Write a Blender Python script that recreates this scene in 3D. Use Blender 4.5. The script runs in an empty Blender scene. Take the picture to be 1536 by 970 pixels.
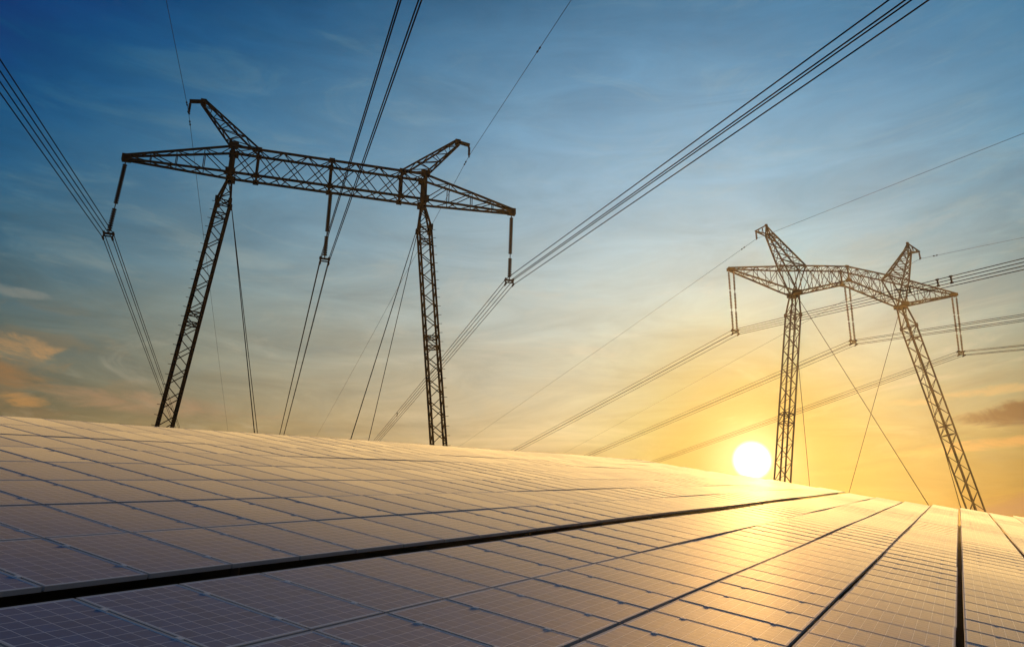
import bpy, bmesh, math, random
from mathutils import Vector, Matrix

random.seed(7)
R = math.radians
scene = bpy.context.scene
COL = scene.collection

# ------------------------------------------------------------------ camera
PITCH = 22.22
cam_d = bpy.data.cameras.new('camera')
cam_d.sensor_width = 36.0
cam_d.lens = 30.79
cam_d.clip_start = 0.1
cam_d.clip_end = 6000.0
cam = bpy.data.objects.new('camera', cam_d)
COL.objects.link(cam)
cam.location = (0, 0, 0)
cam.rotation_euler = (R(90 + PITCH), 0, 0)
scene.camera = cam

# ------------------------------------------------------------------ sun and sky
SUN_ELEV, SUN_AZ = 12.88, 15.55          # azimuth clockwise from +Y
SUN = Vector((math.sin(R(SUN_AZ)) * math.cos(R(SUN_ELEV)),
              math.cos(R(SUN_AZ)) * math.cos(R(SUN_ELEV)), math.sin(R(SUN_ELEV))))
sd = bpy.data.lights.new('sun', 'SUN')
sd.energy = 5.0
sd.angle = R(1.6)                       # as wide as the blazing disc in the low haze
sd.color = (1.0, 0.525, 0.145)
so = bpy.data.objects.new('sun', sd)
COL.objects.link(so)
LAMP_ELEV, LAMP_AZ = 15.7, 17.8                         # lamp set above and right of the drawn disc so it lights the panels
LAMP = Vector((math.sin(R(LAMP_AZ)) * math.cos(R(LAMP_ELEV)), math.cos(R(LAMP_AZ)) * math.cos(R(LAMP_ELEV)), math.sin(R(LAMP_ELEV))))
so.rotation_euler = LAMP.to_track_quat('Z', 'Y').to_euler()

world = bpy.data.worlds.new('World')
scene.world = world
world.use_nodes = True
nt = world.node_tree
nt.nodes.clear()


class NG:
    """small helper that writes node graphs"""
    def __init__(s, tree): s.t = tree
    def n(s, typ, **kw):
        nd = s.t.nodes.new(typ)
        for k, v in kw.items(): setattr(nd, k, v)
        return nd
    def put(s, sock, v):
        if isinstance(v, bpy.types.NodeSocket): s.t.links.new(v, sock)
        else: sock.default_value = v
    def m(s, op, a, b=0.0, c=0.0, clamp=False):
        nd = s.n('ShaderNodeMath', operation=op, use_clamp=clamp)
        s.put(nd.inputs[0], a); s.put(nd.inputs[1], b); s.put(nd.inputs[2], c)
        return nd.outputs[0]
    def v(s, op, a, b=(0, 0, 0), scale=None):
        nd = s.n('ShaderNodeVectorMath', operation=op)
        s.put(nd.inputs[0], a); s.put(nd.inputs[1], b)
        if scale is not None: s.put(nd.inputs['Scale'], scale)
        return nd.outputs['Value'] if op in ('DOT_PRODUCT', 'LENGTH') else nd.outputs[0]
    def sep(s, a):
        nd = s.n('ShaderNodeSeparateXYZ'); s.put(nd.inputs[0], a); return nd.outputs
    def comb(s, x, y, z):
        nd = s.n('ShaderNodeCombineXYZ')
        for i, q in enumerate((x, y, z)): s.put(nd.inputs[i], q)
        return nd.outputs[0]
    def step(s, val, lo, hi, t0=0.0, t1=1.0):
        nd = s.n('ShaderNodeMapRange', interpolation_type='SMOOTHSTEP')
        s.put(nd.inputs[0], val); s.put(nd.inputs[1], lo); s.put(nd.inputs[2], hi)
        s.put(nd.inputs[3], t0); s.put(nd.inputs[4], t1)
        return nd.outputs[0]
    def mix(s, fac, a, b):
        nd = s.n('ShaderNodeMix', data_type='RGBA')
        s.put(nd.inputs[0], fac)
        s.put(nd.inputs[6], a if isinstance(a, bpy.types.NodeSocket) else (*a, 1))
        s.put(nd.inputs[7], b if isinstance(b, bpy.types.NodeSocket) else (*b, 1))
        return nd.outputs[2]
    def noise(s, vec, scale, detail=3.0, rough=0.5, dist=0.0, out=0):
        nd = s.n('ShaderNodeTexNoise')
        s.put(nd.inputs['Vector'], vec)
        nd.inputs['Scale'].default_value = scale
        nd.inputs['Detail'].default_value = detail
        nd.inputs['Roughness'].default_value = rough
        nd.inputs['Distortion'].default_value = dist
        return nd.outputs[out]


g = NG(nt)
tc = g.n('ShaderNodeTexCoord')
dirv = g.v('NORMALIZE', tc.outputs['Generated'])
dx, dy, dz = g.sep(dirv)
cg = g.v('DOT_PRODUCT', dirv, tuple(SUN))
# soft uneven air: the direction is nudged by slow noise before the colour is read
warp_in = g.comb(g.m('MULTIPLY', dx, 3.0), g.m('MULTIPLY', dy, 2.0), g.m('MULTIPLY', dz, 7.0))
wn = g.m('SUBTRACT', g.noise(warp_in, 2.2, 5.0, 0.55, 0.4), 0.5)
wn2 = g.m('SUBTRACT', g.noise(warp_in, 5.5, 4.0, 0.6, 0.8), 0.5)
cz = g.m('MINIMUM', g.m('MAXIMUM', g.m('ADD', dz, g.m('MULTIPLY', wn, 0.055)), 0.14), 0.72)
cx = g.m('MINIMUM', g.m('MAXIMUM', g.m('ADD', dx, g.m('MULTIPLY', wn2, 0.05)), -0.62), 0.64)
g1 = g.m('POWER', math.e, g.m('MULTIPLY', g.m('SUBTRACT', cg, 1.0), 8.0))
g2 = g.m('POWER', math.e, g.m('MULTIPLY', g.m('SUBTRACT', cg, 1.0), 40.0))
g3 = g.m('POWER', math.e, g.m('MULTIPLY', g.m('SUBTRACT', cg, 1.0), 150.0))
SKY = [[0.7471, 0.2696, -0.3417], [-0.2695, -0.2508, -0.3723], [-0.0334, 1.4218, 2.9991], [-1.1022, -0.7209, -0.3717], [1.1427, 1.017, 1.203], [-0.8691, -1.0224, -1.2281], [0.115, 0.162, 0.2551], [0.0433, 0.0952, 0.0508], [-0.4528, -1.289, -2.1011], [-0.3884, -0.3767, -0.6094], [-0.8252, -0.5207, -0.4895]]
feat = [None, cx, cz, g.m('MULTIPLY', cx, cx), g.m('MULTIPLY', cx, cz), g.m('MULTIPLY', cz, cz), g1, g2, g.m('MULTIPLY', g.m('MULTIPLY', cz, cz), cz), g.m('MULTIPLY', g.m('MULTIPLY', cx, cz), cz), g3]
acc = tuple(SKY[0])
for f_, c_ in zip(feat[1:], SKY[1:]):
    acc = g.v('ADD', acc, g.v('SCALE', tuple(c_), scale=f_))
# thin streaks brighten and dim the sky a little
streak = g.noise(g.comb(g.m('MULTIPLY', dx, 2.2), g.m('MULTIPLY', dy, 2.2), g.m('MULTIPLY', dz, 11.0)), 2.4, 6.0, 0.62, 0.9)
lowband = g.step(dz, 0.55, 0.2)
acc = g.v('SCALE', acc, scale=g.m('ADD', 1.0, g.m('MULTIPLY', g.m('SUBTRACT', streak, 0.5), g.m('ADD', 0.26, g.m('MULTIPLY', lowband, 0.26)))))
wisp = g.noise(g.comb(g.m('MULTIPLY', dx, 1.6), g.m('MULTIPLY', dy, 1.6), g.m('MULTIPLY', dz, 6.0)), 3.3, 7.0, 0.66, 1.4)
acc = g.mix(g.m('MULTIPLY', g.step(wisp, 0.5, 0.72), g.m('ADD', 0.10, g.m('MULTIPLY', lowband, 0.14))), acc, (0.88, 0.80, 0.68))
acc = g.mix(g.m('MULTIPLY', g.step(wisp, 0.48, 0.30), g.m('ADD', 0.05, g.m('MULTIPLY', lowband, 0.05))), acc, (0.50, 0.58, 0.62))
# lit cloud tatters low on the left
cn = g.noise(g.comb(g.m('MULTIPLY', dx, 3.0), g.m('MULTIPLY', dy, 3.0), g.m('MULTIPLY', dz, 9.0)), 3.1, 6.0, 0.6, 0.6)
cl_l = g.m('MULTIPLY', g.step(cn, 0.50, 0.62), g.m('MULTIPLY', g.step(dx, -0.34, -0.47), g.m('MULTIPLY', g.step(dz, 0.385, 0.30), g.step(dz, 0.2, 0.24))))
acc = g.mix(g.m('MULTIPLY', cl_l, 0.32), acc, (0.62, 0.48, 0.33))


def lens_cloud(acc, az, el, wa, we, col, amt, sc, ns=5.5, lo=1.5, hi=-0.2):
    """one elongated cloud at a compass direction"""
    c = Vector((math.sin(R(az)) * math.cos(R(el)), math.cos(R(az)) * math.cos(R(el)), math.sin(R(el))))
    e1 = Vector((math.cos(R(az)), -math.sin(R(az)), 0))
    e2 = e1.cross(c)
    if e2.z < 0: e2 = -e2
    u = g.m('DIVIDE', g.v('DOT_PRODUCT', dirv, tuple(e1)), math.sin(R(wa)))
    w = g.m('DIVIDE', g.v('DOT_PRODUCT', g.v('SUBTRACT', dirv, tuple(c)), tuple(e2)), math.sin(R(we)))
    rr = g.m('ADD', g.m('MULTIPLY', u, u), g.m('MULTIPLY', w, w))
    nn = g.noise(g.comb(g.m('MULTIPLY', dx, 7.0), g.m('MULTIPLY', dy, 7.0), g.m('MULTIPLY', dz, 26.0)), sc, 7.0, 0.66, 1.2)
    k = g.step(g.m('ADD', rr, g.m('MULTIPLY', g.m('SUBTRACT', nn, 0.5), ns)), lo, hi)
    k = g.m('MULTIPLY', k, g.step(g.v('DOT_PRODUCT', dirv, tuple(c)), 0.9, 0.96))
    return g.mix(g.m('MULTIPLY', k, amt), acc, col)


acc = lens_cloud(acc, 30.2, 15.6, 4.5, 0.30, (0.86, 0.67, 0.42), 0.45, 2.4)
acc = lens_cloud(acc, 32.4, 14.2, 4.8, 0.75, (0.22, 0.20, 0.18), 1.0, 1.4, 2.6, 1.2, 0.45)
acc = lens_cloud(acc, 28.5, 12.6, 4.5, 0.35, (0.92, 0.62, 0.34), 0.5, 1.8)
acc = lens_cloud(acc, 31.5, 8.9, 4.6, 1.2, (0.46, 0.33, 0.25), 0.9, 1.2)
acc = lens_cloud(acc, -35.0, 16.6, 5.0, 1.3, (0.58, 0.43, 0.28), 0.8, 1.3)
acc = lens_cloud(acc, -33.8, 17.9, 4.6, 0.7, (0.74, 0.56, 0.37), 0.7, 1.9)
acc = lens_cloud(acc, -24.0, 15.6, 7.0, 0.7, (0.74, 0.56, 0.42), 0.45, 1.2)
acc = lens_cloud(acc, -30.3, 15.0, 1.3, 0.40, (0.74, 0.53, 0.31), 0.7, 2.6)
acc = lens_cloud(acc, -36.2, 21.6, 1.7, 0.45, (0.68, 0.56, 0.40), 0.7, 2.0)
acc = lens_cloud(acc, -33.0, 21.0, 2.6, 0.30, (0.52, 0.53, 0.50), 0.6, 2.0)
r_, gg_, b_ = g.sep(acc)
pw = lambda s_: g.m('POWER', g.m('MAXIMUM', s_, 0.02), 2.2)
lin = g.comb(pw(r_), pw(gg_), pw(b_))
# the half of the sky behind the photographer is already dusk-dim
lin = g.mix(g.step(dy, 0.45, -0.15), lin, (0.07, 0.11, 0.18))
lin = g.mix(g.step(dz, 0.1, -0.1), lin, (0.03, 0.028, 0.025))
# the sun's own disc with the bright air round it
sun_r = 0.98
disc = g.step(cg, math.cos(R(sun_r + 0.32)), math.cos(R(sun_r - 0.22)))
halo = g.m('POWER', math.e, g.m('MULTIPLY', g.m('SUBTRACT', cg, 1.0), 1100.0))
lin = g.v('ADD', lin, g.v('SCALE', (0.55, 0.50, 0.30), scale=halo))
bloom = g.m('POWER', math.e, g.m('MULTIPLY', g.m('SUBTRACT', cg, 1.0), 120.0))
lin = g.v('ADD', lin, g.v('SCALE', (0.42, 0.22, 0.03), scale=bloom))
lin = g.v('ADD', lin, g.v('SCALE', (2.0, 1.9, 1.6), scale=disc))
nish = g.n('ShaderNodeTexSky')
nish.sky_type = 'NISHITA'
nish.sun_disc = False
nish.sun_elevation = R(LAMP_ELEV)
nish.sun_rotation = R(LAMP_AZ)
nish.dust_density = 2.0
lin = g.v('ADD', lin, g.v('SCALE', nish.outputs[0], scale=0.0008))
bg = g.n('ShaderNodeBackground')
g.put(bg.inputs[0], lin)
bg.inputs[1].default_value = 1.0
wo = g.n('ShaderNodeOutputWorld')
nt.links.new(bg.outputs[0], wo.inputs[0])

scene.view_settings.view_transform = 'Standard'
scene.view_settings.look = 'None'
scene.view_settings.exposure = 0.0
scene.view_settings.gamma = 1.0
scene.view_settings.use_curve_mapping = False
scene.render.engine = 'CYCLES'
scene.cycles.use_denoising = True
scene.cycles.volume_bounces = 0
scene.cycles.max_bounces = 6


# ------------------------------------------------------------------ materials
def material(name, base, rough=0.6, metal=0.0, build=None):
    m = bpy.data.materials.new(name)
    m.use_nodes = True
    q = NG(m.node_tree)
    b = m.node_tree.nodes['Principled BSDF']
    b.inputs['Base Color'].default_value = (*base, 1)
    b.inputs['Roughness'].default_value = rough
    b.inputs['Metallic'].default_value = metal
    if build: build(q, b)
    return m


def speckle(amount, scale, base, rough_lo=0.5):
    def f(q, b):
        t = q.n('ShaderNodeTexCoord')
        n = q.noise(t.outputs['Object'], scale, 5.0, 0.6)
        lo = tuple(c * (1 - amount) for c in base)
        hi = tuple(min(1, c * (1 + amount)) for c in base)
        q.put(b.inputs['Base Color'], q.mix(n, lo, hi))
        q.put(b.inputs['Roughness'], q.m('ADD', rough_lo, q.m('MULTIPLY', n, 0.25)))
    return f


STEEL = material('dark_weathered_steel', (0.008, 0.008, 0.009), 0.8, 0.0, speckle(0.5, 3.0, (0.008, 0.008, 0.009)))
STEEL_BROWN = material('glare_brown_weathered_steel', (0.045, 0.03, 0.02), 0.8, 0.0, speckle(0.5, 3.0, (0.045, 0.03, 0.02)))  # the brown is sun glare put into the base colour
PORCELAIN = material('dark_glazed_insulator', (0.02, 0.016, 0.016), 0.45, 0.0, speckle(0.4, 8.0, (0.02, 0.016, 0.016)))
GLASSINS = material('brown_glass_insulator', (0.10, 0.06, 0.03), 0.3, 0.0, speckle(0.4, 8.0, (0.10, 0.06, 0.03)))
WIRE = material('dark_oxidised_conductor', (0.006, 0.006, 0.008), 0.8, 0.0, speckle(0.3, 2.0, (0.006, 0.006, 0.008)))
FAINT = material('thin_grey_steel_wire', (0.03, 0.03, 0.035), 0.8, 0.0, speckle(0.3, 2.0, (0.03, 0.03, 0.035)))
for m_ in (STEEL, STEEL_BROWN, WIRE, FAINT, PORCELAIN):
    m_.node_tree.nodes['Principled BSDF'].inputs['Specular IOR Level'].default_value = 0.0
ALU = material('anodised_aluminium', (0.5, 0.51, 0.52), 0.65, 0.3, speckle(0.12, 6.0, (0.5, 0.51, 0.52), 0.55))
CLAMP = material('clamp_aluminium', (0.75, 0.75, 0.75), 0.6, 0.3, speckle(0.1, 30.0, (0.75, 0.75, 0.75), 0.5))
RACK = material('galvanised_rack', (0.25, 0.25, 0.26), 0.5, 0.6, speckle(0.3, 4.0, (0.25, 0.25, 0.26)))


def cell_nodes(q, b):
    uvn = q.n('ShaderNodeUVMap')
    u, v, _ = q.sep(uvn.outputs[0])
    cu = q.m('MULTIPLY', q.m('SUBTRACT', u, 0.012), 6.0 / 0.976)
    cv = q.m('MULTIPLY', q.m('SUBTRACT', v, 0.010), 10.0 / 0.980)
    def edge(c, w):
        fr = q.m('FRACT', c)
        d = q.m('MINIMUM', fr, q.m('SUBTRACT', 1.0, fr))
        return q.m('LESS_THAN', d, w)
    line = q.m('MAXIMUM', edge(cu, 0.022), edge(cv, 0.024))
    border = q.m('MAXIMUM', q.m('LESS_THAN', q.m('MINIMUM', u, q.m('SUBTRACT', 1.0, u)), 0.014),
                 q.m('LESS_THAN', q.m('MINIMUM', v, q.m('SUBTRACT', 1.0, v)), 0.011))
    line = q.m('MAXIMUM', line, border)
    bus = edge(q.m('ADD', q.m('MULTIPLY', cu, 3.0), 0.5), 0.022)
    oi = q.n('ShaderNodeObjectInfo')
    ge = q.n('ShaderNodeNewGeometry')
    rnd = q.m('FRACT', q.m('ADD', q.m('MULTIPLY', oi.outputs['Random'], 7.31), q.m('MULTIPLY', ge.outputs['Random Per Island'], 3.7)))
    wn = q.n('ShaderNodeTexWhiteNoise', noise_dimensions='3D')
    q.put(wn.inputs[0], q.comb(q.m('FLOOR', cu), q.m('FLOOR', cv), q.m('MULTIPLY', rnd, 91.0)))
    vor = q.n('ShaderNodeTexVoronoi')
    q.put(vor.inputs['Vector'], q.comb(cu, cv, q.m('MULTIPLY', rnd, 40.0)))
    vor.inputs['Scale'].default_value = 6.0
    grain = q.m('ADD', q.m('MULTIPLY', wn.outputs[0], 0.55), q.m('MULTIPLY', q.sep(vor.outputs['Color'])[0], 0.45))
    cell = q.mix(grain, (0.002, 0.032, 0.125), (0.005, 0.072, 0.25))
    cell = q.mix(q.m('MULTIPLY', bus, 0.30), cell, (0.20, 0.22, 0.26))
    col = q.mix(q.m('MULTIPLY', line, 0.85), cell, (0.55, 0.62, 0.70))
    # dust on the glass, uneven from panel to panel and gathered toward the low edge
    geo = q.n('ShaderNodeTexCoord')
    dn = q.noise(q.comb(q.m('MULTIPLY', u, 2.0), q.m('MULTIPLY', v, 3.2), q.m('MULTIPLY', rnd, 50.0)), 3.0, 6.0, 0.65)
    dust = q.m('ADD', q.m('MULTIPLY', q.step(dn, 0.35, 0.75), 0.035), q.m('MULTIPLY', rnd, 0.02))
    dust = q.m('ADD', dust, q.m('MULTIPLY', q.step(v, 0.10, 0.0), 0.05))
    col = q.mix(dust, col, (0.30, 0.29, 0.27))
    q.put(b.inputs['Base Color'], col)
    # textured solar glass: broad gloss, with a dust film that shows at flat angles
    q.put(b.inputs['Roughness'], q.m('ADD', 0.68, q.m('ADD', q.m('MULTIPLY', dn, 0.14), q.m('MULTIPLY', rnd, 0.10))))
    b.inputs['IOR'].default_value = 1.6
    b.inputs['Coat Weight'].default_value = 1.0
    b.inputs['Coat Roughness'].default_value = 0.62
    b.inputs['Coat IOR'].default_value = 1.65
    q.put(b.inputs['Sheen Weight'], q.m('ADD', 0.46, q.m('MULTIPLY', rnd, 0.15)))
    b.inputs['Sheen Roughness'].default_value = 0.15
    b.inputs['Sheen Tint'].default_value = (0.74, 0.87, 1.0, 1)


CELLS = material('blue_solar_cells_under_glass', (0.012, 0.025, 0.06), 0.2, 0.0, cell_nodes)
BACK = material('white_backsheet', (0.5, 0.5, 0.5), 0.7)


def ground_nodes(q, b):
    t = q.n('ShaderNodeTexCoord')
    n1 = q.noise(t.outputs['Object'], 0.25, 6.0, 0.6)
    n2 = q.noise(t.outputs['Object'], 3.5, 5.0, 0.6)
    c = q.mix(q.step(n1, 0.4, 0.6), (0.045, 0.055, 0.02), (0.085, 0.07, 0.04))
    c = q.mix(q.m('MULTIPLY', n2, 0.6), c, (0.03, 0.032, 0.016))
    q.put(b.inputs['Base Color'], c)
    bp = q.n('ShaderNodeBump')
    bp.inputs['Strength'].default_value = 0.6
    q.put(bp.inputs['Height'], n2)
    q.put(b.inputs['Normal'], bp.outputs[0])


SOIL = material('dry_grass_and_soil', (0.06, 0.06, 0.03), 0.95, 0.0, ground_nodes)

# ------------------------------------------------------------------ mesh helpers


class MB:
    """collects shapes and links them as ONE mesh object"""
    def __init__(s): s.v = []; s.f = []
    def box(s, x0, x1, y0, y1, z0, z1):
        b = len(s.v)
        s.v += [(x, y, z) for z in (z0, z1) for y in (y0, y1) for x in (x0, x1)]
        s.f += [tuple(b + i for i in q) for q in ((0, 2, 3, 1), (4, 5, 7, 6), (0, 1, 5, 4), (2, 6, 7, 3), (0, 4, 6, 2), (1, 3, 7, 5))]
        return s
    def bar(s, p, q, w, h=None, up=(0, 0, 1), angle=False):
        """square bar, or an L angle section, from p to q"""
        p = Vector(p); q = Vector(q); d = q - p
        if d.length < 1e-6: return s
        d.normalize(); u = Vector(up)
        if abs(d.dot(u)) > 0.95: u = Vector((0, 1, 0)) if abs(d.y) < 0.9 else Vector((1, 0, 0))
        a = d.cross(u).normalized(); c = a.cross(d).normalized()
        h = h or w
        if angle:
            t = w * 0.22
            prof = [(-w / 2, -h / 2), (w / 2, -h / 2), (w / 2, -h / 2 + t), (-w / 2 + t, -h / 2 + t), (-w / 2 + t, h / 2), (-w / 2, h / 2)]
        else:
            prof = [(-w / 2, -h / 2), (w / 2, -h / 2), (w / 2, h / 2), (-w / 2, h / 2)]
        n = len(prof); b = len(s.v)
        for e in (p, q):
            s.v += [tuple(e + a * x + c * y) for x, y in prof]
        s.f += [(b + i, b + (i + 1) % n, b + n + (i + 1) % n, b + n + i) for i in range(n)]
        s.f += [tuple(b + i for i in reversed(range(n))), tuple(b + n + i for i in range(n))]
        return s
    def tube(s, pts, r, n=6, closed=True):
        pts = [Vector(p) for p in pts]
        rs = r if isinstance(r, (list, tuple)) else [r] * len(pts)
        b = len(s.v)
        for i, p in enumerate(pts):
            d = (pts[min(i + 1, len(pts) - 1)] - pts[max(i - 1, 0)]).normalized()
            u = Vector((0, 0, 1)) if abs(d.z) < 0.95 else Vector((1, 0, 0))
            a = d.cross(u).normalized(); c = a.cross(d).normalized()
            s.v += [tuple(p + a * math.cos(2 * math.pi * k / n) * rs[i] + c * math.sin(2 * math.pi * k / n) * rs[i]) for k in range(n)]
        for i in range(len(pts) - 1):
            s.f += [(b + i * n + k, b + i * n + (k + 1) % n, b + (i + 1) * n + (k + 1) % n, b + (i + 1) * n + k) for k in range(n)]
        if closed:
            s.f += [tuple(b + k for k in reversed(range(n))), tuple(b + (len(pts) - 1) * n + k for k in range(n))]
        return s
    def build(s, name, mat, parent=None, smooth=False):
        me = bpy.data.meshes.new(name)
        me.from_pydata(s.v, [], s.f)
        me.materials.append(mat)
        if smooth: me.polygons.foreach_set('use_smooth', [True] * len(me.polygons))
        me.update()
        o = bpy.data.objects.new(name, me)
        COL.objects.link(o)
        if parent is not None: o.parent = parent
        return o


def tag(o, label=None, cat=None, group=None, kind=None):
    if label: o['label'] = label
    if cat: o['category'] = cat
    if group: o['group'] = group
    if kind: o['kind'] = kind
    return o


def thing(name, loc, rotz, label, cat, group=None):
    o = bpy.data.objects.new(name, None)
    COL.objects.link(o)
    o.empty_display_size = 0.5
    o.location = loc
    o.rotation_euler = (0, 0, rotz)
    return tag(o, label, cat, group)


# ------------------------------------------------------------------ hillside frame
O = Vector((-4.1286, 8.0241, 0.7753))            # lower left corner of the upper table of panels
D1 = Vector((0.44913, 0.87318, 0.18932))         # along a row
D2 = Vector((-0.87858, 0.39311, 0.27121))        # up the slope
N = Vector((0.16239, -0.28814, 0.94372))         # out of the slope
PA, PB = 1.1394, 1.67                            # pitch along the row, up the slope
SLOPE = Matrix((D1, D2, N)).transposed()

# rows: (name, low edge, high edge, panels to the far end, shift along the row, sideways drift at the far end)
UP_NAMES = ['first', 'second', 'third', 'fourth', 'fifth', 'sixth', 'seventh', 'top']
UP_GAPS = [0.0, 0.030, 0.050, 0.022, 0.026, 0.044, 0.022, 0.026]
UP_ENDS = [54, 53, 53, 52, 50, 49, 49, 49]
rows = []
for j in range(8):
    g_hi = UP_GAPS[j + 1] if j < 7 else 0.0
    nm = ('%s row above the wide dark gap' % UP_NAMES[j]) if j < 7 else 'topmost row on the skyline'
    rows.append(dict(name=nm, t0=j * PB + UP_GAPS[j] / 2, t1=(j + 1) * PB - g_hi / 2, end=UP_ENDS[j], s0=0.0, side=1, j=j, drift=0.0))
LO = [(-1.00, 0.0, 53), (-2.0, -1.022, 54), (-3.01, -2.032, 56), (-4.06, -3.042, 60), (-5.235, -4.13, 63), (-6.36, -5.30, 64),
      (-7.40, -6.395, 67), (-8.42, -7.42, 70)]
LO_NAMES = ['first', 'second', 'third', 'fourth', 'fifth', 'sixth', 'seventh', 'eighth']
for k, (a_, b_, e_) in enumerate(LO):
    rows.append(dict(name='%s row below the wide dark gap' % LO_NAMES[k], t0=-0.4026 + a_ * PB, t1=-0.4026 + b_ * PB, end=e_,
                     s0=0.0136, side=-1, j=-1 - k, drift=0.0))


def slope_point(s, t, n=0.0):
    return O + D1 * s + D2 * t + N * n


# ------------------------------------------------------------------ ground: one sheet to the horizon
END_T = [(-14.5, 69.0), (-10.0, 63.0), (-6.0, 62.0), (-3.0, 60.5), (0.0, 59.5), (4.0, 58.0), (9.0, 55.0), (14.2, 55.0)]


def row_end(t):
    if t <= END_T[0][0]: return END_T[0][1] * PA / PA
    for (a0, e0), (a1, e1) in zip(END_T, END_T[1:]):
        if t <= a1: return e0 + (e1 - e0) * (t - a0) / (a1 - a0)
    return END_T[-1][1]


def ground_z(x, y):
    zp = O.z - (N.x * (x - O.x) + N.y * (y - O.y)) / N.z
    v = Vector((x, y, zp)) - O
    s, t = v.dot(D1), v.dot(D2)
    tc_ = max(-24.0, min(14.4, t))
    sc_ = max(-30.0, min(row_end(tc_) + 1.0, s))
    z = O.z + sc_ * D1.z + tc_ * D2.z - 0.98
    over = math.hypot(s - sc_, t - tc_)
    z -= 0.012 * min(over, 60.0)
    if over > 80: z += (-4.0 - z) * min(1.0, (over - 80) / 500.0)
    return z


def axis_vals(lo, hi):
    vals = [lo + 2.5 * i for i in range(int((hi - lo) / 2.5) + 1)]
    st = 4.0
    a, b = vals[0], vals[-1]
    left, right = [], []
    while b < 3000:
        a -= st; b += st; left.append(a); right.append(b); st *= 1.25
    return left[::-1] + vals + right


xs, ys = axis_vals(-70, 100), axis_vals(-40, 140)
mb = MB()
mb.v = [(x, y, ground_z(x, y)) for y in ys for x in xs]
nx = len(xs)
mb.f = [(j * nx + i, j * nx + i + 1, (j + 1) * nx + i + 1, (j + 1) * nx + i) for j in range(len(ys) - 1) for i in range(nx - 1)]
tag(mb.build('ground', SOIL, smooth=True), 'dry grassy hillside under the solar panels', 'ground', kind='structure')

# ------------------------------------------------------------------ lattice towers


def lerp(a, b, t): return tuple(a[i] + (b[i] - a[i]) * t for i in range(3))


def lattice(mb, qa, qb, n, cw, bw, faces=(0, 1, 2, 3), style='zig', ring=True, both=False):
    """four chords from quad qa to quad qb, with diagonals on the chosen faces"""
    for a, b in zip(qa, qb): mb.bar(a, b, cw, angle=False)
    for fi in faces:
        a0, a1, b0, b1 = qa[fi], qa[(fi + 1) % 4], qb[fi], qb[(fi + 1) % 4]
        for k in range(n):
            t0, t1 = k / n, (k + 1) / n
            p0, p1 = lerp(a0, b0, t0), lerp(a1, b1, t0)
            r0, r1 = lerp(a0, b0, t1), lerp(a1, b1, t1)
            if style == 'x' or both:
                mb.bar(p0, r1, bw); mb.bar(p1, r0, bw)
            elif style == 'zig':
                if (k + fi) % 2: mb.bar(p0, r1, bw)
                else: mb.bar(p1, r0, bw)
            elif style == 'wv':          # a diagonal and a post in every panel
                mb.bar(p0, r1, bw); mb.bar(p1, r1, bw)
            elif style == 'half':
                tm = (t0 + t1) / 2
                m1 = lerp(a1, b1, tm)
                mb.bar(p0, m1, bw); mb.bar(m1, r0, bw)
        if ring:
            mb.bar(qa[fi], qa[(fi + 1) % 4], bw); mb.bar(qb[fi], qb[(fi + 1) % 4], bw)


def quad(c, wx, wy, ax=(1, 0, 0)):
    c = Vector(c); ax = Vector(ax)
    return [tuple(c + ax * sx * wx / 2 + Vector((0, sy * wy / 2, 0))) for sx, sy in ((-1, -1), (1, -1), (1, 1), (-1, 1))]


def plate(mb, c, sx, sy, sz):
    mb.box(c[0] - sx / 2, c[0] + sx / 2, c[1] - sy / 2, c[1] + sy / 2, c[2] - sz / 2, c[2] + sz / 2)


def leg_mesh(top, foot, w, taper, panel, cw, bw, tip_w, n_top=3):
    mb = MB()
    top, foot = Vector(top), Vector(foot)
    d = (foot - top).normalized(); L = (foot - top).length
    ax = Vector((-d.z, 0, d.x)).normalized()
    if ax.x < 0: ax = -ax
    neck = top + d * taper
    ankle = foot - d * taper
    q_t, q_n, q_a, q_f = quad(top, tip_w, tip_w, ax), quad(neck, w, w, ax), quad(ankle, w, w, ax), quad(foot, tip_w, tip_w, ax)
    lattice(mb, q_t, q_n, n_top, cw, bw)
    n = int((ankle - neck).length / panel)
    lattice(mb, q_n, q_a, n, cw, bw)
    lattice(mb, q_a, q_f, n_top, cw, bw)
    # stiffening diaphragms where the leg's lengths are spliced
    for t in (0.0, 0.055, 0.46, 0.5, 0.97):
        c = neck + (ankle - neck) * t
        q = quad(c, w, w, ax)
        for i in range(4): mb.bar(q[i], q[(i + 1) % 4], bw * 1.25)
        mb.bar(q[0], q[2], bw); mb.bar(q[1], q[3], bw)
    for q in (q_n, q_a):
        for c in q: plate(mb, c, cw * 1.9, cw * 1.9, cw * 3.0)
    plate(mb, top, tip_w + cw, tip_w + cw, 0.35)
    plate(mb, foot, tip_w + 0.5, tip_w + 0.5, 0.3)
    return mb, neck, ankle, ax, d


def wire_pts(p, q, n=2): return [tuple(Vector(p) + (Vector(q) - Vector(p)) * i / (n - 1)) for i in range(n)]


# ---- the nearer tower with the straight crossarm
LX, LY, LTH = -16.793, 69.854, 0.27507
LZ = ground_z(LX, LY)


def near_frame(s, y, h):
    return Vector((LX + math.cos(LTH) * s - math.sin(LTH) * y, LY + math.sin(LTH) * s + math.cos(LTH) * y, h))


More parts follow.
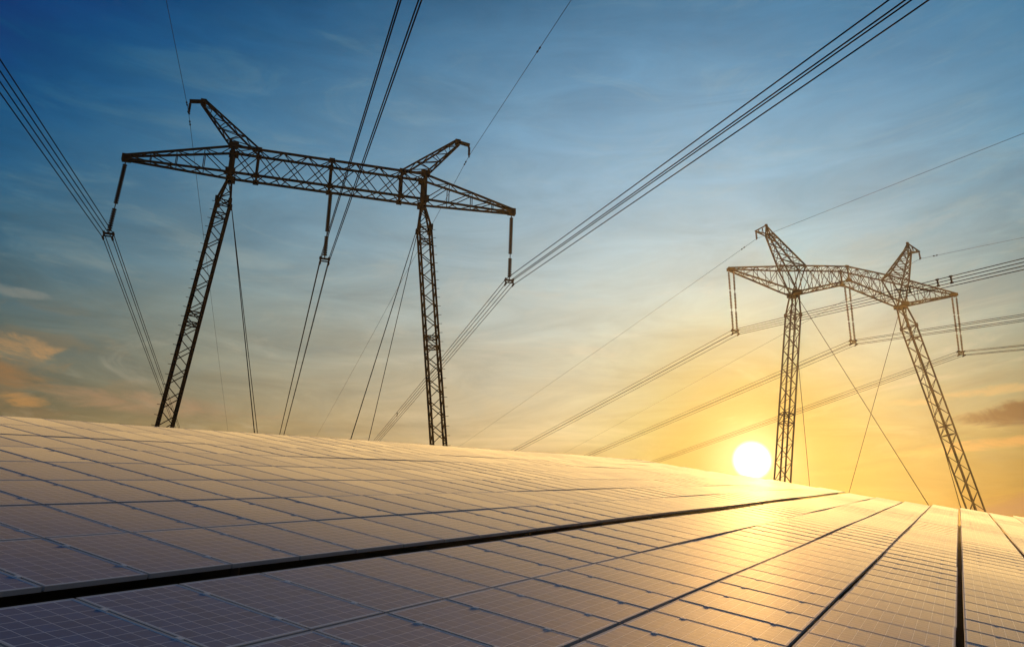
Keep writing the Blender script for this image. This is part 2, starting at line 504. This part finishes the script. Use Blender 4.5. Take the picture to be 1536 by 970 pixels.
def near_tower():
    t = thing('electricity_pylon', (LX, LY, LZ), LTH, 'dark guyed lattice pylon with a straight crossarm, the nearer and larger of two', 'pylon',
              'guyed lattice pylons of the power lines')
    H = lambda h: h - LZ
    CW, BW = 0.165, 0.07
    yw = 0.62
    # crossarm: box girder between the legs, then two pointed cantilevers
    mb = MB()
    J, ND, HT, HB = 8.72, 6.52, 44.55, 41.85
    for y in (-yw, yw):
        for h in (HT, HB): mb.bar((-J, y, H(h)), (J, y, H(h)), CW * 1.1)
        bays = [-J, -ND] + [-ND + ND / 3 * i for i in range(1, 7)] + [J]
        for a, b in zip(bays, bays[1:]):
            mb.bar((a, y, H(HB)), (b, y, H(HT)), BW); mb.bar((a, y, H(HT)), (b, y, H(HB)), BW)
    for h in (HT, HB):
        n = 16
        for i in range(n):
            a, b = -J + 2 * J * i / n, -J + 2 * J * (i + 1) / n
            s_ = 1 if i % 2 else -1
            mb.bar((a, s_ * yw, H(h)), (b, -s_ * yw, H(h)), BW)
    for x in (-ND, 0, ND):
        for y in (-yw, yw): mb.bar((x, y, H(HB)), (x, y, H(HT)), 0.2 if x else 0.24)
        for h in (HT, HB):
            mb.bar((x, -yw, H(h)), (x, yw, H(h)), 0.13)
            for y in (-yw, yw): plate(mb, (x, y, H(h)), 0.5, 0.10, 0.5)
    for sg in (-1, 1):
        x0, x1 = sg * J, sg * 17.5
        tw = 0.16
        top0, top1, bot1 = HT, 42.36, 42.0
        for y in (-1, 1):
            mb.bar((x0, y * yw, H(top0)), (x1, y * tw, H(top1)), CW)
            mb.bar((x0, y * yw, H(HB)), (x1, y * tw, H(bot1)), CW)
        K = [0.0, 0.27, 0.53, 0.77, 1.0]
        def P(k, y, up):
            w = yw + (tw - yw) * k
            a, b = (top0, top1) if up else (HB, bot1)
            return (x0 + (x1 - x0) * k, y * w, H(a + (b - a) * k))
        for k0, k1 in zip(K, K[1:]):
            for y in (-1, 1):
                mb.bar(P(k0, y, False), P(k1, y, True), BW)
                if k1 < 1: mb.bar(P(k1, y, False), P(k1, y, True), BW)
            for up in (False, True):
                km = (k0 + k1) / 2
                mb.bar(P(k0, -1, up), P(km, 1, up), BW * 0.9); mb.bar(P(km, 1, up), P(k1, -1, up), BW * 0.9)
        plate(mb, (x1 - sg * 0.1, 0, H(42.15)), 0.75, 0.5, 0.62)
    # heavy posts over the legs
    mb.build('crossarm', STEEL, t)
    for sg in (-1, 1):
        p = MB()
        for y in (-yw, yw):
            p.bar((sg * (J + 0.02), y, H(HB) - 0.3), (sg * (J + 0.02), y, H(HT) + 0.2), 0.38, 0.3)
            for h in (HT, HB): plate(p, (sg * J, y + (0.17 if y > 0 else -0.17), H(h)), 0.85, 0.06, 0.75)
        p.bar((sg * J, -yw, H(HB) - 0.35), (sg * J, yw, H(HB) - 0.35), 0.45, 0.4)
        p.build('crossarm_post', STEEL, t)
        # leg
        top = (sg * J, 0, H(HB) - 0.55)
        k = 0.0985
        foot = (sg * (J + k * (HB - 0.55 - LZ - 0.1)), 0, 0.1)
        lm, neck, ankle, ax, d = leg_mesh(top, foot, 1.12, 2.3, 0.98, 0.16, 0.065, 0.36)
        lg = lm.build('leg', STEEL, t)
        sb = MB()
        L = (ankle - neck).length
        cl = neck + ax * (-0.56 if sg < 0 else 0.56) + Vector((0, -0.56, 0))
        outw = ax * (-1 if sg < 0 else 1)
        for i in range(int(L / 0.85)):
            q = cl + d * (0.85 * i + 0.3)
            sb.bar(q + outw * 0.08, q + outw * 0.36, 0.035)
        sb.build('step_bolt', STEEL, lg)['kind'] = 'stuff'
        # earth wire peak
        pk = MB()
        o0 = [(sg * J, -yw, H(HT) + 0.15), (sg * ND, -yw, H(HT) + 0.1), (sg * ND, yw, H(HT) + 0.1), (sg * J, yw, H(HT) + 0.15)]
        o1 = [(sg * 12.1, -0.16, H(48.95)), (sg * 11.75, -0.16, H(49.25)), (sg * 11.75, 0.16, H(49.25)), (sg * 12.1, 0.16, H(48.95))]
        lattice(pk, o0, o1, 8, 0.14, 0.06)
        pk.bar((sg * 11.6, 0, H(49.2)), (sg * 13.1, 0, H(48.95)), 0.30, 0.26)
        plate(pk, (sg * 11.9, 0, H(49.12)), 0.5, 0.45, 0.42)
        plate(pk, (sg * 13.02, 0, H(48.82)), 0.16, 0.12, 0.3)
        pk.build('earth_wire_peak', STEEL, t)
    # guys: from the top of each leg to anchors on both sides of the line
    for sg, y, s_ in ((-1, -18, -2.6), (-1, 18, -0.9), (1, -18, 0.6), (1, 18, 4.5)):
        top = Vector((sg * (J + 0.05), 0.3 if y > 0 else -0.3, H(41.2)))
        w = near_frame(s_, y, 0)
        end = Vector((s_, y, H(8.0)))
        gz = ground_z(w.x, w.y) - LZ
        end = top + (end - top) * ((gz - top.z) / (end.z - top.z))
        MB().tube([top, end], 0.034, 5).build('guy_wire', STEEL, t)
    return t


near_tower()

# ---- the farther tower with the kinked crossarm
RX, RY, RTH = 41.889, 99.791, 0.24117
RZ = ground_z(RX, RY)


def far_frame(s, y, h):
    return Vector((RX + math.cos(RTH) * s - math.sin(RTH) * y, RY + math.sin(RTH) * s + math.cos(RTH) * y, h))


def far_tower():
    t = thing('electricity_pylon', (RX, RY, RZ), RTH, 'brownish guyed lattice pylon with a kinked crossarm, standing right of the sun', 'pylon',
              'guyed lattice pylons of the power lines')
    H = lambda h: h - RZ
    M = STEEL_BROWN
    CW, BW = 0.145, 0.058
    mb = MB()
    # stations along half of the arm: s, top height, bottom height, half depth
    ST = [(15.85, 46.45, 46.2, 0.22), (14.2, 46.63, 45.75, 0.34), (12.5, 46.82, 45.3, 0.46), (10.8, 47.0, 44.82, 0.58), (9.2, 47.2, 44.38, 0.7),
          (7.53, 47.4, 43.95, 0.75), (5.9, 47.6, 44.45, 0.75), (4.3, 47.77, 44.95, 0.75), (2.8, 47.92, 45.42, 0.75), (1.4, 48.05, 45.85, 0.75), (0.0, 48.2, 46.28, 0.75)]
    for sg in (-1, 1):
        for k, (a, b) in enumerate(zip(ST, ST[1:])):
            for y in (-1, 1):
                ta, tb = (sg * a[0], y * a[3], H(a[1])), (sg * b[0], y * b[3], H(b[1]))
                ba, bb = (sg * a[0], y * a[3], H(a[2])), (sg * b[0], y * b[3], H(b[2]))
                mb.bar(ta, tb, CW); mb.bar(ba, bb, CW * 1.1)
                if k % 2 == 0: mb.bar(ta, bb, BW)
                else: mb.bar(ba, tb, BW)
                if b[0] > 0: mb.bar(tb, bb, BW)
                if a[0] < 7 : mb.bar(ba if k % 2 == 0 else ta, tb if k % 2 == 0 else bb, BW)
            for z_ in (1, 2):
                y0 = 1 if k % 2 else -1
                m_ = lerp((sg * a[0], -y0 * a[3], H(a[z_])), (sg * b[0], -y0 * b[3], H(b[z_])), 0.5)
                mb.bar((sg * a[0], y0 * a[3], H(a[z_])), m_, BW); mb.bar(m_, (sg * b[0], y0 * b[3], H(b[z_])), BW)
                mb.bar((sg * b[0], -b[3], H(b[z_])), (sg * b[0], b[3], H(b[z_])), BW)
        plate(mb, (sg * 15.75, 0, H(46.32)), 0.85, 0.62, 0.34)
        for y in (-0.75, 0.75): plate(mb, (sg * 7.53, y, H(43.95)), 1.05, 0.24, 0.55)
    for y in (-0.75, 0.75):
        mb.bar((0, y, H(46.28)), (0, y, H(48.2)), 0.16)
        plate(mb, (0, y, H(46.28)), 0.7, 0.16, 0.42)
        plate(mb, (0, y, H(48.2)), 0.45, 0.16, 0.3)
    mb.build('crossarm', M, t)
    for sg in (-1, 1):
        k = 0.2
        top = (sg * 7.53, 0, H(43.7))
        foot = (sg * (7.53 + k * (43.7 - RZ - 0.1)), 0, 0.1)
        lm, neck, ankle, ax, d = leg_mesh(top, foot, 1.28, 2.7, 1.12, 0.15, 0.06, 0.8, 2)
        lm.build('leg', M, t)
        # earth wire peak: outer chords run down to the leg head inside the arm
        pk = MB()
        b0 = [(sg * 8.75, -0.75, H(47.3)), (sg * 5.9, -0.75, H(47.65)), (sg * 5.9, 0.75, H(47.65)), (sg * 8.75, 0.75, H(47.3))]
        b1 = [(sg * 10.3, -0.28, H(51.7)), (sg * 9.55, -0.28, H(51.95)), (sg * 9.55, 0.28, H(51.95)), (sg * 10.3, 0.28, H(51.7))]
        lattice(pk, b0, b1, 5, 0.16, 0.075, style='x')
        apex = (sg * 10.2, 0, H(53.1))
        for c in b1: pk.bar(c, apex, 0.13)
        tip = (sg * 11.86, 0, H(52.05))
        pk.bar(apex, tip, 0.13)
        for c in (b1[0], b1[3]): pk.bar(c, tip, 0.12)
        for fr in (0.35, 0.68): pk.bar(lerp(apex, tip, fr), lerp(b1[0], tip, fr), 0.06); pk.bar(lerp(apex, tip, fr), lerp(b1[3], tip, fr), 0.06)
        for y in (-0.75, 0.75):
            pk.bar((sg * 8.75, y, H(47.3)), (sg * 7.6, y, H(44.2)), 0.14)
            pk.bar((sg * 5.9, y, H(47.65)), (sg * 7.35, y, H(44.2)), 0.12)
        plate(pk, apex, 0.3, 0.22, 0.25)
        pk.build('earth_wire_peak', M, t)
    for sg, y, s_, h_ in ((-1, 18, 2.3, 43.5), (-1, -18, -7.9, 43.5), (1, 18, 4.0, 43.4), (1, -18, -4.9, 43.4)):
        w = far_frame(s_, y, 0)
        top = Vector((sg * 7.53, 0.5 if y > 0 else -0.5, H(h_)))
        end = Vector((s_, y, H(14.0)))
        gz = ground_z(w.x, w.y) - RZ
        end = top + (end - top) * ((gz - top.z) / (end.z - top.z))
        MB().tube([top, end], 0.036, 5).build('guy_wire', M, t)
    return t


far_tower()

# ------------------------------------------------------------------ insulator strings


def disc_string(top, bot, r, pitch, caps=0.28, breaks=(0.62,)):
    """a string of cap-and-pin discs from top to bottom"""
    mb = MB()
    top, bot = Vector(top), Vector(bot)
    L = (bot - top).length
    d = (bot - top).normalized()
    pts, rs = [top], [0.035]
    z = caps
    while z < L - caps:
        fr = z / L
        gap = any(abs(fr - b) * L < pitch * 0.9 for b in breaks)
        if gap:
            pts += [top + d * z, top + d * (z + pitch)]; rs += [0.04, 0.04]
        else:
            for dz_, rr in ((0.0, 0.05), (0.32, 0.065), (0.42, r), (0.6, r * 0.95), (0.68, 0.06)):
                pts.append(top + d * (z + pitch * dz_)); rs.append(rr)
        z += pitch
    pts.append(bot); rs.append(0.035)
    return mb.tube(pts, rs, 10)


HALF_W, BV = 0.37, 0.48      # bundle half width and height


def yoke_and_clamps(t, mat, line):
    y = MB()
    y.bar((-HALF_W - 0.05, 0, -0.05), (HALF_W + 0.05, 0, -0.05), 0.12, 0.16)
    for sx in (-1, 1):
        y.bar((sx * HALF_W, 0, 0.16), (sx * HALF_W, 0, -BV - 0.06), 0.09)
    y.bar((-HALF_W, 0, -0.3), (HALF_W, 0, -0.3), 0.09)
    y.build('yoke_plate', mat, t)
    for sx in (-1, 1):
        for dz_ in (0.0, -BV):
            c = MB()
            p = Vector((sx * HALF_W, 0, dz_))
            c.tube([p - Vector((0, 0.32, 0.05)), p - Vector((0, 0.15, 0)), p + Vector((0, 0.15, 0)), p + Vector((0, 0.32, -0.05))], [0.05, 0.1, 0.1, 0.05], 6)
            c.build('suspension_clamp', mat, t)


near_phase = [(-17.42, -17.66, 'left tip of the straight crossarm', 'left'), (0.15, 0.14, 'middle of the straight crossarm', 'middle'),
              (17.40, 17.19, 'right tip of the straight crossarm', 'right')]
NEAR_Z = [34.75, 34.80, 34.87]
near_pts, far_pts = [], []
for (s_top, s_bot, where, side), zb in zip(near_phase, NEAR_Z):
    ht = 41.75 if side != 'middle' else 41.65
    base = near_frame(s_bot, 0, zb)
    t = thing('insulator_string', base, LTH, 'single dark disc insulator string hanging from the %s' % where, 'insulator', 'insulator strings of the pylons')
    disc_string((s_top - s_bot, 0, ht - zb + 0.05), (0, 0, 0.02), 0.2, 0.22).build('disc_stack', PORCELAIN, t, smooth=False)
    yoke_and_clamps(t, STEEL, None)
    near_pts.append(base)
far_phase = [(-15.75, -16.03, 46.15, 38.32, 'left tip of the kinked crossarm'), (0.1, -0.30, 46.1, 38.45, 'low middle of the kinked crossarm'),
             (15.75, 15.03, 46.1, 38.40, 'right tip of the kinked crossarm')]
for s_top, s_bot, ht, zb, where in far_phase:
    base = far_frame(s_bot, 0, zb)
    t = thing('insulator_string', base, RTH, 'double brown insulator string hanging from the %s' % where, 'insulator', 'insulator strings of the pylons')
    for sx in (-1, 1):
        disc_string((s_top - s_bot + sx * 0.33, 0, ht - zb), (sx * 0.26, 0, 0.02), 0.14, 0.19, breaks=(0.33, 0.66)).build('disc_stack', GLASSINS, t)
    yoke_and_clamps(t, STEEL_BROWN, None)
    far_pts.append(base)

# ------------------------------------------------------------------ conductors
NEAR_DN, NEAR_DF = Vector((0.2739, -0.9353, -0.224)).normalized(), Vector((-0.2835, 0.9562, 0.0725)).normalized()
FAR_DN, FAR_DF = Vector((0.0939, -0.9525, -0.2898)).normalized(), Vector((-0.3339, 0.9414, 0.0481)).normalized()


def run(A, d, L, curve_from, c, n=40):
    pts = []
    for i in range(n + 1):
        t = L * i / n
        p = A + d * t
        p = p + Vector((0, 0, c * max(0.0, t - curve_from) ** 2))
        pts.append(p)
    return pts


def bundle(base, th, dn, df, r, label, spn, spf, mat):
    t = thing('conductor_bundle', base, 0, label, 'power line', 'conductor bundles of the power lines')
    e = Vector((math.cos(th), math.sin(th), 0))
    offs = [e * sx * HALF_W + Vector((0, 0, dz_)) for sx in (-1, 1) for dz_ in (0.0, -BV)]
    Z0 = Vector((0, 0, 0))
    near = run(Z0, dn, 190, 52, 0.0016)
    far = run(Z0, df, 210, 0, 0.00003)
    line = near[::-1] + far[1:]
    for o in offs:
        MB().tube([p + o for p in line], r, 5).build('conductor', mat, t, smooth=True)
    for L, d in [(x, dn) for x in spn] + [(x, df) for x in spf]:
        sp = MB()
        c = d * L
        i, j = ((0, 1), (2, 3), (0, 2), (1, 3))[int(L * 10) % 4]       # each spacer ties two of the four wires
        sp.bar(c + offs[i], c + offs[j], 0.09)
        for o in (offs[i], offs[j]): sp.tube([c + o - d * 0.14, c + o + d * 0.14], 0.07, 6)
        sp.build('spacer', STEEL, t)
    return t


for b, w, spf in zip(near_pts, ('left', 'middle', 'right'), ([], [], [62.0])):
    bundle(b, LTH, NEAR_DN, NEAR_DF, 0.034, 'four-wire conductor bundle held by the %s insulator string of the nearer pylon' % w, [], spf, WIRE)
for b, w, spn in zip(far_pts, ('left', 'middle', 'right'), ([36.6, 38.4, 39.9, 42.0, 43.6], [], [])):
    bundle(b, RTH, FAR_DN, FAR_DF, 0.030, 'four-wire conductor bundle held by the %s insulator string of the farther pylon' % w, spn, [], WIRE)

# ------------------------------------------------------------------ earth wires
EW = [(near_frame(-13.02, 0, 47.72), 48.85, (0.2791, -0.9304, -0.2376), (-0.2824, 0.9534, 0.1066), 'thin earth wire hung from the left peak of the nearer pylon', [2.2], [2.0], 0.020),
      (near_frame(13.06, 0, 47.72), 48.85, (0.2821, -0.9404, -0.19), (-0.2825, 0.9536, 0.1045), 'thin earth wire hung from the right peak of the nearer pylon', [22.0], [1.6], 0.020),
      (far_frame(-11.75, 0, 51.02), 52.0, (0.1808, -0.939, -0.2925), (-0.3336, 0.942, 0.0354), 'thin earth wire hung from the left peak of the farther pylon', [3.0], [3.0], 0.018),
      (far_frame(11.72, 0, 51.03), 52.0, (0.1793, -0.9311, -0.3178), (-0.3338, 0.9426, 0.0137), 'thin earth wire hung from the right peak of the farther pylon', [3.0], [3.0], 0.018)]
for i, (A, ztop, dn, df, lab, dmp_n, dmp_f, r) in enumerate(EW):
    dn, df = Vector(dn).normalized(), Vector(df).normalized()
    t = thing('earth_wire', A, 0, lab, 'wire', 'earth wires of the power lines')
    near = run(Vector((0, 0, 0)), dn, 180, 45, 0.0016)
    far = run(Vector((0, 0, 0)), df, 210, 0, 0.00003)
    MB().tube(near[::-1] + far[1:], r, 5).build('strand', FAINT, t, smooth=True)
    hg = disc_string((0, 0, ztop - A.z), (0, 0, 0.04), 0.13, 0.16, 0.12, ())
    hg.bar((0, -0.2, 0), (0, 0.2, 0), 0.12)
    hg.build('hanger', STEEL if i < 2 else STEEL_BROWN, t)
    for dd, ls in ((dn, dmp_n), (df, dmp_f)):
        for L in ls:
            m_ = MB(); c = dd * L
            m_.tube([c - dd * 0.38, c - dd * 0.2], 0.075, 6); m_.tube([c + dd * 0.2, c + dd * 0.38], 0.075, 6)
            m_.tube([c - dd * 0.38 , c + dd * 0.38], 0.03, 5)
            m_.build('vibration_damper', STEEL, t)

# ------------------------------------------------------------------ solar panels
FRAME_H, FRAME_W = 0.046, 0.022
import functools


def visible_share(poly):
    """area, in shares of the picture, of a world polygon as the photograph frames it"""
    sp, cp = math.sin(R(PITCH)), math.cos(R(PITCH))
    pts = []
    for p in poly:
        d = p.y * cp + p.z * sp
        v = -p.y * sp + p.z * cp
        if d < 0.15: return None
        pts.append((0.5 + 30.79 / 36 * p.x / d, 0.5 + 30.79 / 36 * v / d * 1536 / 970))
    raw = pts[:]
    for ax, lim, sg in ((0, 0.0, 1), (0, 1.0, -1), (1, 0.0, 1), (1, 1.0, -1)):
        out = []
        for i in range(len(pts)):
            a, b = pts[i - 1], pts[i]
            ia, ib = sg * (a[ax] - lim) >= 0, sg * (b[ax] - lim) >= 0
            if ia != ib:
                k = (lim - a[ax]) / (b[ax] - a[ax])
                out.append((a[0] + (b[0] - a[0]) * k, a[1] + (b[1] - a[1]) * k))
            if ib: out.append(b)
        pts = out
        if not pts: break
    area = abs(sum(pts[i - 1][0] * pts[i][1] - pts[i][0] * pts[i - 1][1] for i in range(len(pts)))) / 2 if len(pts) > 2 else 0.0
    near_view = any(-0.25 < x < 1.2 and -0.4 < y < 1.0 for x, y in raw)
    return area, near_view


panels = []
for ri, r in enumerate(rows):
    wob = random.uniform(0, 6.28)
    for i in range(-8, r['end']):
        s0 = i * PA + r['s0']
        L = r['t1'] - r['t0']
        sc, tcn = s0 + PA / 2, r['t0']
        # the hillside rolls a little: rows sag at their far ends and wander
        dz = -0.13 * max(0, r['t1']) / 13.4 * (max(0, sc) / 43) ** 1.2
        dz += 0.012 * math.sin(sc * 0.33 + wob) * min(1, max(0, sc) / 12) + random.gauss(0, 0.0003)
        table = i // 9
        rr_ = random.Random(ri * 100 + table)
        dt = rr_.gauss(0, 0.006) if sc > 10 else 0
        base = slope_point(sc, tcn + dt, dz)
        w = PA - 0.028
        corners = [slope_point(sc + a * w / 2, tcn + b * L, dz) for a, b in ((-1, 0), (1, 0), (1, 1), (-1, 1))]
        vs = visible_share(corners)
        if vs is None: continue
        area, nv = vs
        if not nv: continue
        rot = (random.gauss(0, 0.0004), random.gauss(0, 0.0006))
        panels.append(dict(row=ri, i=i, base=base, L=L, w=w, area=area, rot=rot))

ORD = ['', 'first', 'second', 'third', 'fourth', 'fifth', 'sixth', 'seventh', 'eighth', 'ninth', 'tenth', 'eleventh', 'twelfth', 'thirteenth',
       'fourteenth', 'fifteenth', 'sixteenth', 'seventeenth', 'eighteenth', 'nineteenth']
TENS = {2: 'twent', 3: 'thirt', 4: 'fort', 5: 'fift', 6: 'sixt', 7: 'sevent'}
def ordinal(n):
    if n < 20: return ORD[n]
    t, u = divmod(n, 10)
    return TENS[t] + 'ieth' if u == 0 else TENS[t] + 'y-' + ORD[u]


by_row = {}
for p in panels:
    if p['area'] > 2e-6: by_row.setdefault(p['row'], []).append(p)
for ri, ps in by_row.items():
    for k, p in enumerate(sorted(ps, key=lambda q: q['i'])): p['ord'] = k + 1
chosen = sorted([p for p in panels if p.get('ord')], key=lambda q: -q['area'])[:300]
ids = {id(p) for p in chosen}
rest = [p for p in panels if id(p) not in ids]


def frame_mb(w, L, mb=None):
    mb = mb or MB()
    a, f = w / 2, FRAME_W
    mb.box(-a, -a + f, 0, L, -FRAME_H, 0)
    mb.box(a - f, a, 0, L, -FRAME_H, 0)
    mb.box(-a + f, a - f, 0, f, -FRAME_H, 0)
    mb.box(-a + f, a - f, L - f, L, -FRAME_H, 0)
    return mb


def clamp_mb(w, y):
    mb = MB()
    x = -w / 2 - 0.014
    mb.box(x - 0.026, x + 0.026, y - 0.034, y + 0.034, 0.0005, 0.0020)
    mb.box(x - 0.009, x + 0.009, y - 0.034, y + 0.034, -0.05, 0.001)
    b = len(mb.v)                                  # hexagon bolt head
    for z_ in (0.0020, 0.0040):
        mb.v += [(x + 0.010 * math.cos(k * math.pi / 3), y + 0.010 * math.sin(k * math.pi / 3), z_) for k in range(6)]
    mb.f += [(b + k, b + (k + 1) % 6, b + 6 + (k + 1) % 6, b + 6 + k) for k in range(6)] + [tuple(b + 6 + k for k in range(6))]
    return mb


def set_uv(me, quads):
    uv = me.uv_layers.new(name='UVMap')
    for q in quads:
        for li, c in zip(me.polygons[q].loop_indices, ((0, 0), (1, 0), (1, 1), (0, 1))): uv.data[li].uv = c


GLASS_Z = -0.0010
proto = {}
CL = (0.225, 0.765)


def prototype(ri, w, L):
    key = round(L, 4)
    if key in proto: return proto[key]
    root = bpy.data.objects.new('solar_panel', None)
    root.empty_display_size = 0.3
    a = w / 2 - FRAME_W
    fr = frame_mb(w, L).build('frame', ALU)
    gl = MB(); gl.v = [(-a, FRAME_W, GLASS_Z), (a, FRAME_W, GLASS_Z), (a, L - FRAME_W, GLASS_Z), (-a, L - FRAME_W, GLASS_Z)]; gl.f = [(0, 1, 2, 3)]
    gl.box(-a, a, FRAME_W, L - FRAME_W, GLASS_Z - 0.012, GLASS_Z - 0.004)
    go = gl.build('cell_sheet', CELLS)
    go.data.materials.append(BACK)
    set_uv(go.data, [0])
    for q in range(1, len(go.data.polygons)): go.data.polygons[q].material_index = 1
    parts = [fr, go] + [clamp_mb(w, L * c).build('clamp', CLAMP) for c in CL]
    for q in parts: COL.objects.unlink(q)
    proto[key] = (root, parts)
    return proto[key]


def matrix_of(p):
    m = SLOPE @ (Matrix.Rotation(p['rot'][0], 3, 'X') @ Matrix.Rotation(p['rot'][1], 3, 'Y'))
    return Matrix.Translation(p['base']) @ m.to_4x4()


for p in sorted(chosen, key=lambda q: (q['row'], q['i'])):
    root, parts = prototype(p['row'], p['w'], p['L'])
    o = root.copy()
    COL.objects.link(o)
    o.matrix_world = matrix_of(p)
    tag(o, 'solar panel, %s from the left end of the %s' % (ordinal(p['ord']), rows[p['row']]['name']), 'solar panel', 'solar panels on the hillside')
    for q in parts:
        c = q.copy()
        COL.objects.link(c)
        c.parent = o

# the smallest far panels (and a few just beyond the picture's edges) as one mass
V, F, MI, UVQ = [], [], [], []
for p in rest:
    m = matrix_of(p)
    w, L = p['w'], p['L']
    a = w / 2 - FRAME_W
    fm = frame_mb(w, L)
    b = len(V)
    V += [tuple(m @ Vector(q)) for q in fm.v]; F += [tuple(b + k for k in f) for f in fm.f]; MI += [0] * len(fm.f)
    b = len(V)
    V += [tuple(m @ Vector(q)) for q in ((-a, FRAME_W, GLASS_Z), (a, FRAME_W, GLASS_Z), (a, L - FRAME_W, GLASS_Z), (-a, L - FRAME_W, GLASS_Z))]
    UVQ.append(len(F)); F.append((b, b + 1, b + 2, b + 3)); MI.append(1)
    for c in CL:
        cm = clamp_mb(w, L * c)
        b = len(V)
        V += [tuple(m @ Vector(q)) for q in cm.v]; F += [tuple(b + k for k in f) for f in cm.f]; MI += [2] * len(cm.f)
me = bpy.data.meshes.new('far_solar_panels')
me.from_pydata(V, [], F)
for m_ in (ALU, CELLS, CLAMP): me.materials.append(m_)
me.polygons.foreach_set('material_index', MI)
set_uv(me, UVQ)
fo = bpy.data.objects.new('far_solar_panels', me)
COL.objects.link(fo)
tag(fo, 'mass of tiny far solar panels running to the end of the rows', 'solar panels', kind='stuff')

# ------------------------------------------------------------------ racks that carry the panels
for lab, rs_ in (('galvanised rack hidden under the panel rows above the wide dark gap', rows[:8]),
                 ('galvanised rack hidden under the panel rows below the wide dark gap', rows[8:])):
    root = thing('mounting_rack', slope_point(20, (rs_[0]['t0'] + rs_[-1]['t0']) / 2, -0.9), 0, lab, 'rack')
    inv = Matrix.Translation(-root.location)
    for r in rs_:
        L = r['t1'] - r['t0']
        for c in CL:
            a, b = slope_point(-2, r['t0'] + L * c, -0.125), slope_point(r['end'] * PA - 0.6, r['t0'] + L * c, -0.20)
            MB().bar(inv @ a, inv @ b, 0.05, 0.07, up=N).build('rail', RACK, root)
    for r in rs_[::2]:
        for s_ in range(4, int(r['end'] * PA) - 3, 9):
            p = slope_point(s_, r['t1'] - 0.1, -0.16)
            q = Vector((p.x, p.y, ground_z(p.x, p.y) - 0.1))
            MB().bar(inv @ q, inv @ p, 0.09).build('post', RACK, root)

# ------------------------------------------------------------------ evening haze
hm = bpy.data.materials.new('evening_haze')
hm.use_nodes = True
hm.node_tree.nodes.clear()
hv = hm.node_tree.nodes.new('ShaderNodeVolumePrincipled')
ho = hm.node_tree.nodes.new('ShaderNodeOutputMaterial')
hv.inputs['Density'].default_value = 0.0002
hv.inputs['Anisotropy'].default_value = 0.8
hv.inputs['Color'].default_value = (1.0, 0.92, 0.78, 1)
hm.node_tree.links.new(hv.outputs[0], ho.inputs['Volume'])
hz = MB().box(-3300, 3300, -3300, 3300, -8, 72).build('haze', hm)
tag(hz, 'thin warm evening haze round the whole scene', 'haze', kind='stuff')

print('panels', len(panels), 'visible', sum(1 for p in panels if p.get('ord')), 'chosen', len(chosen), 'smallest', chosen[-1]['area'])
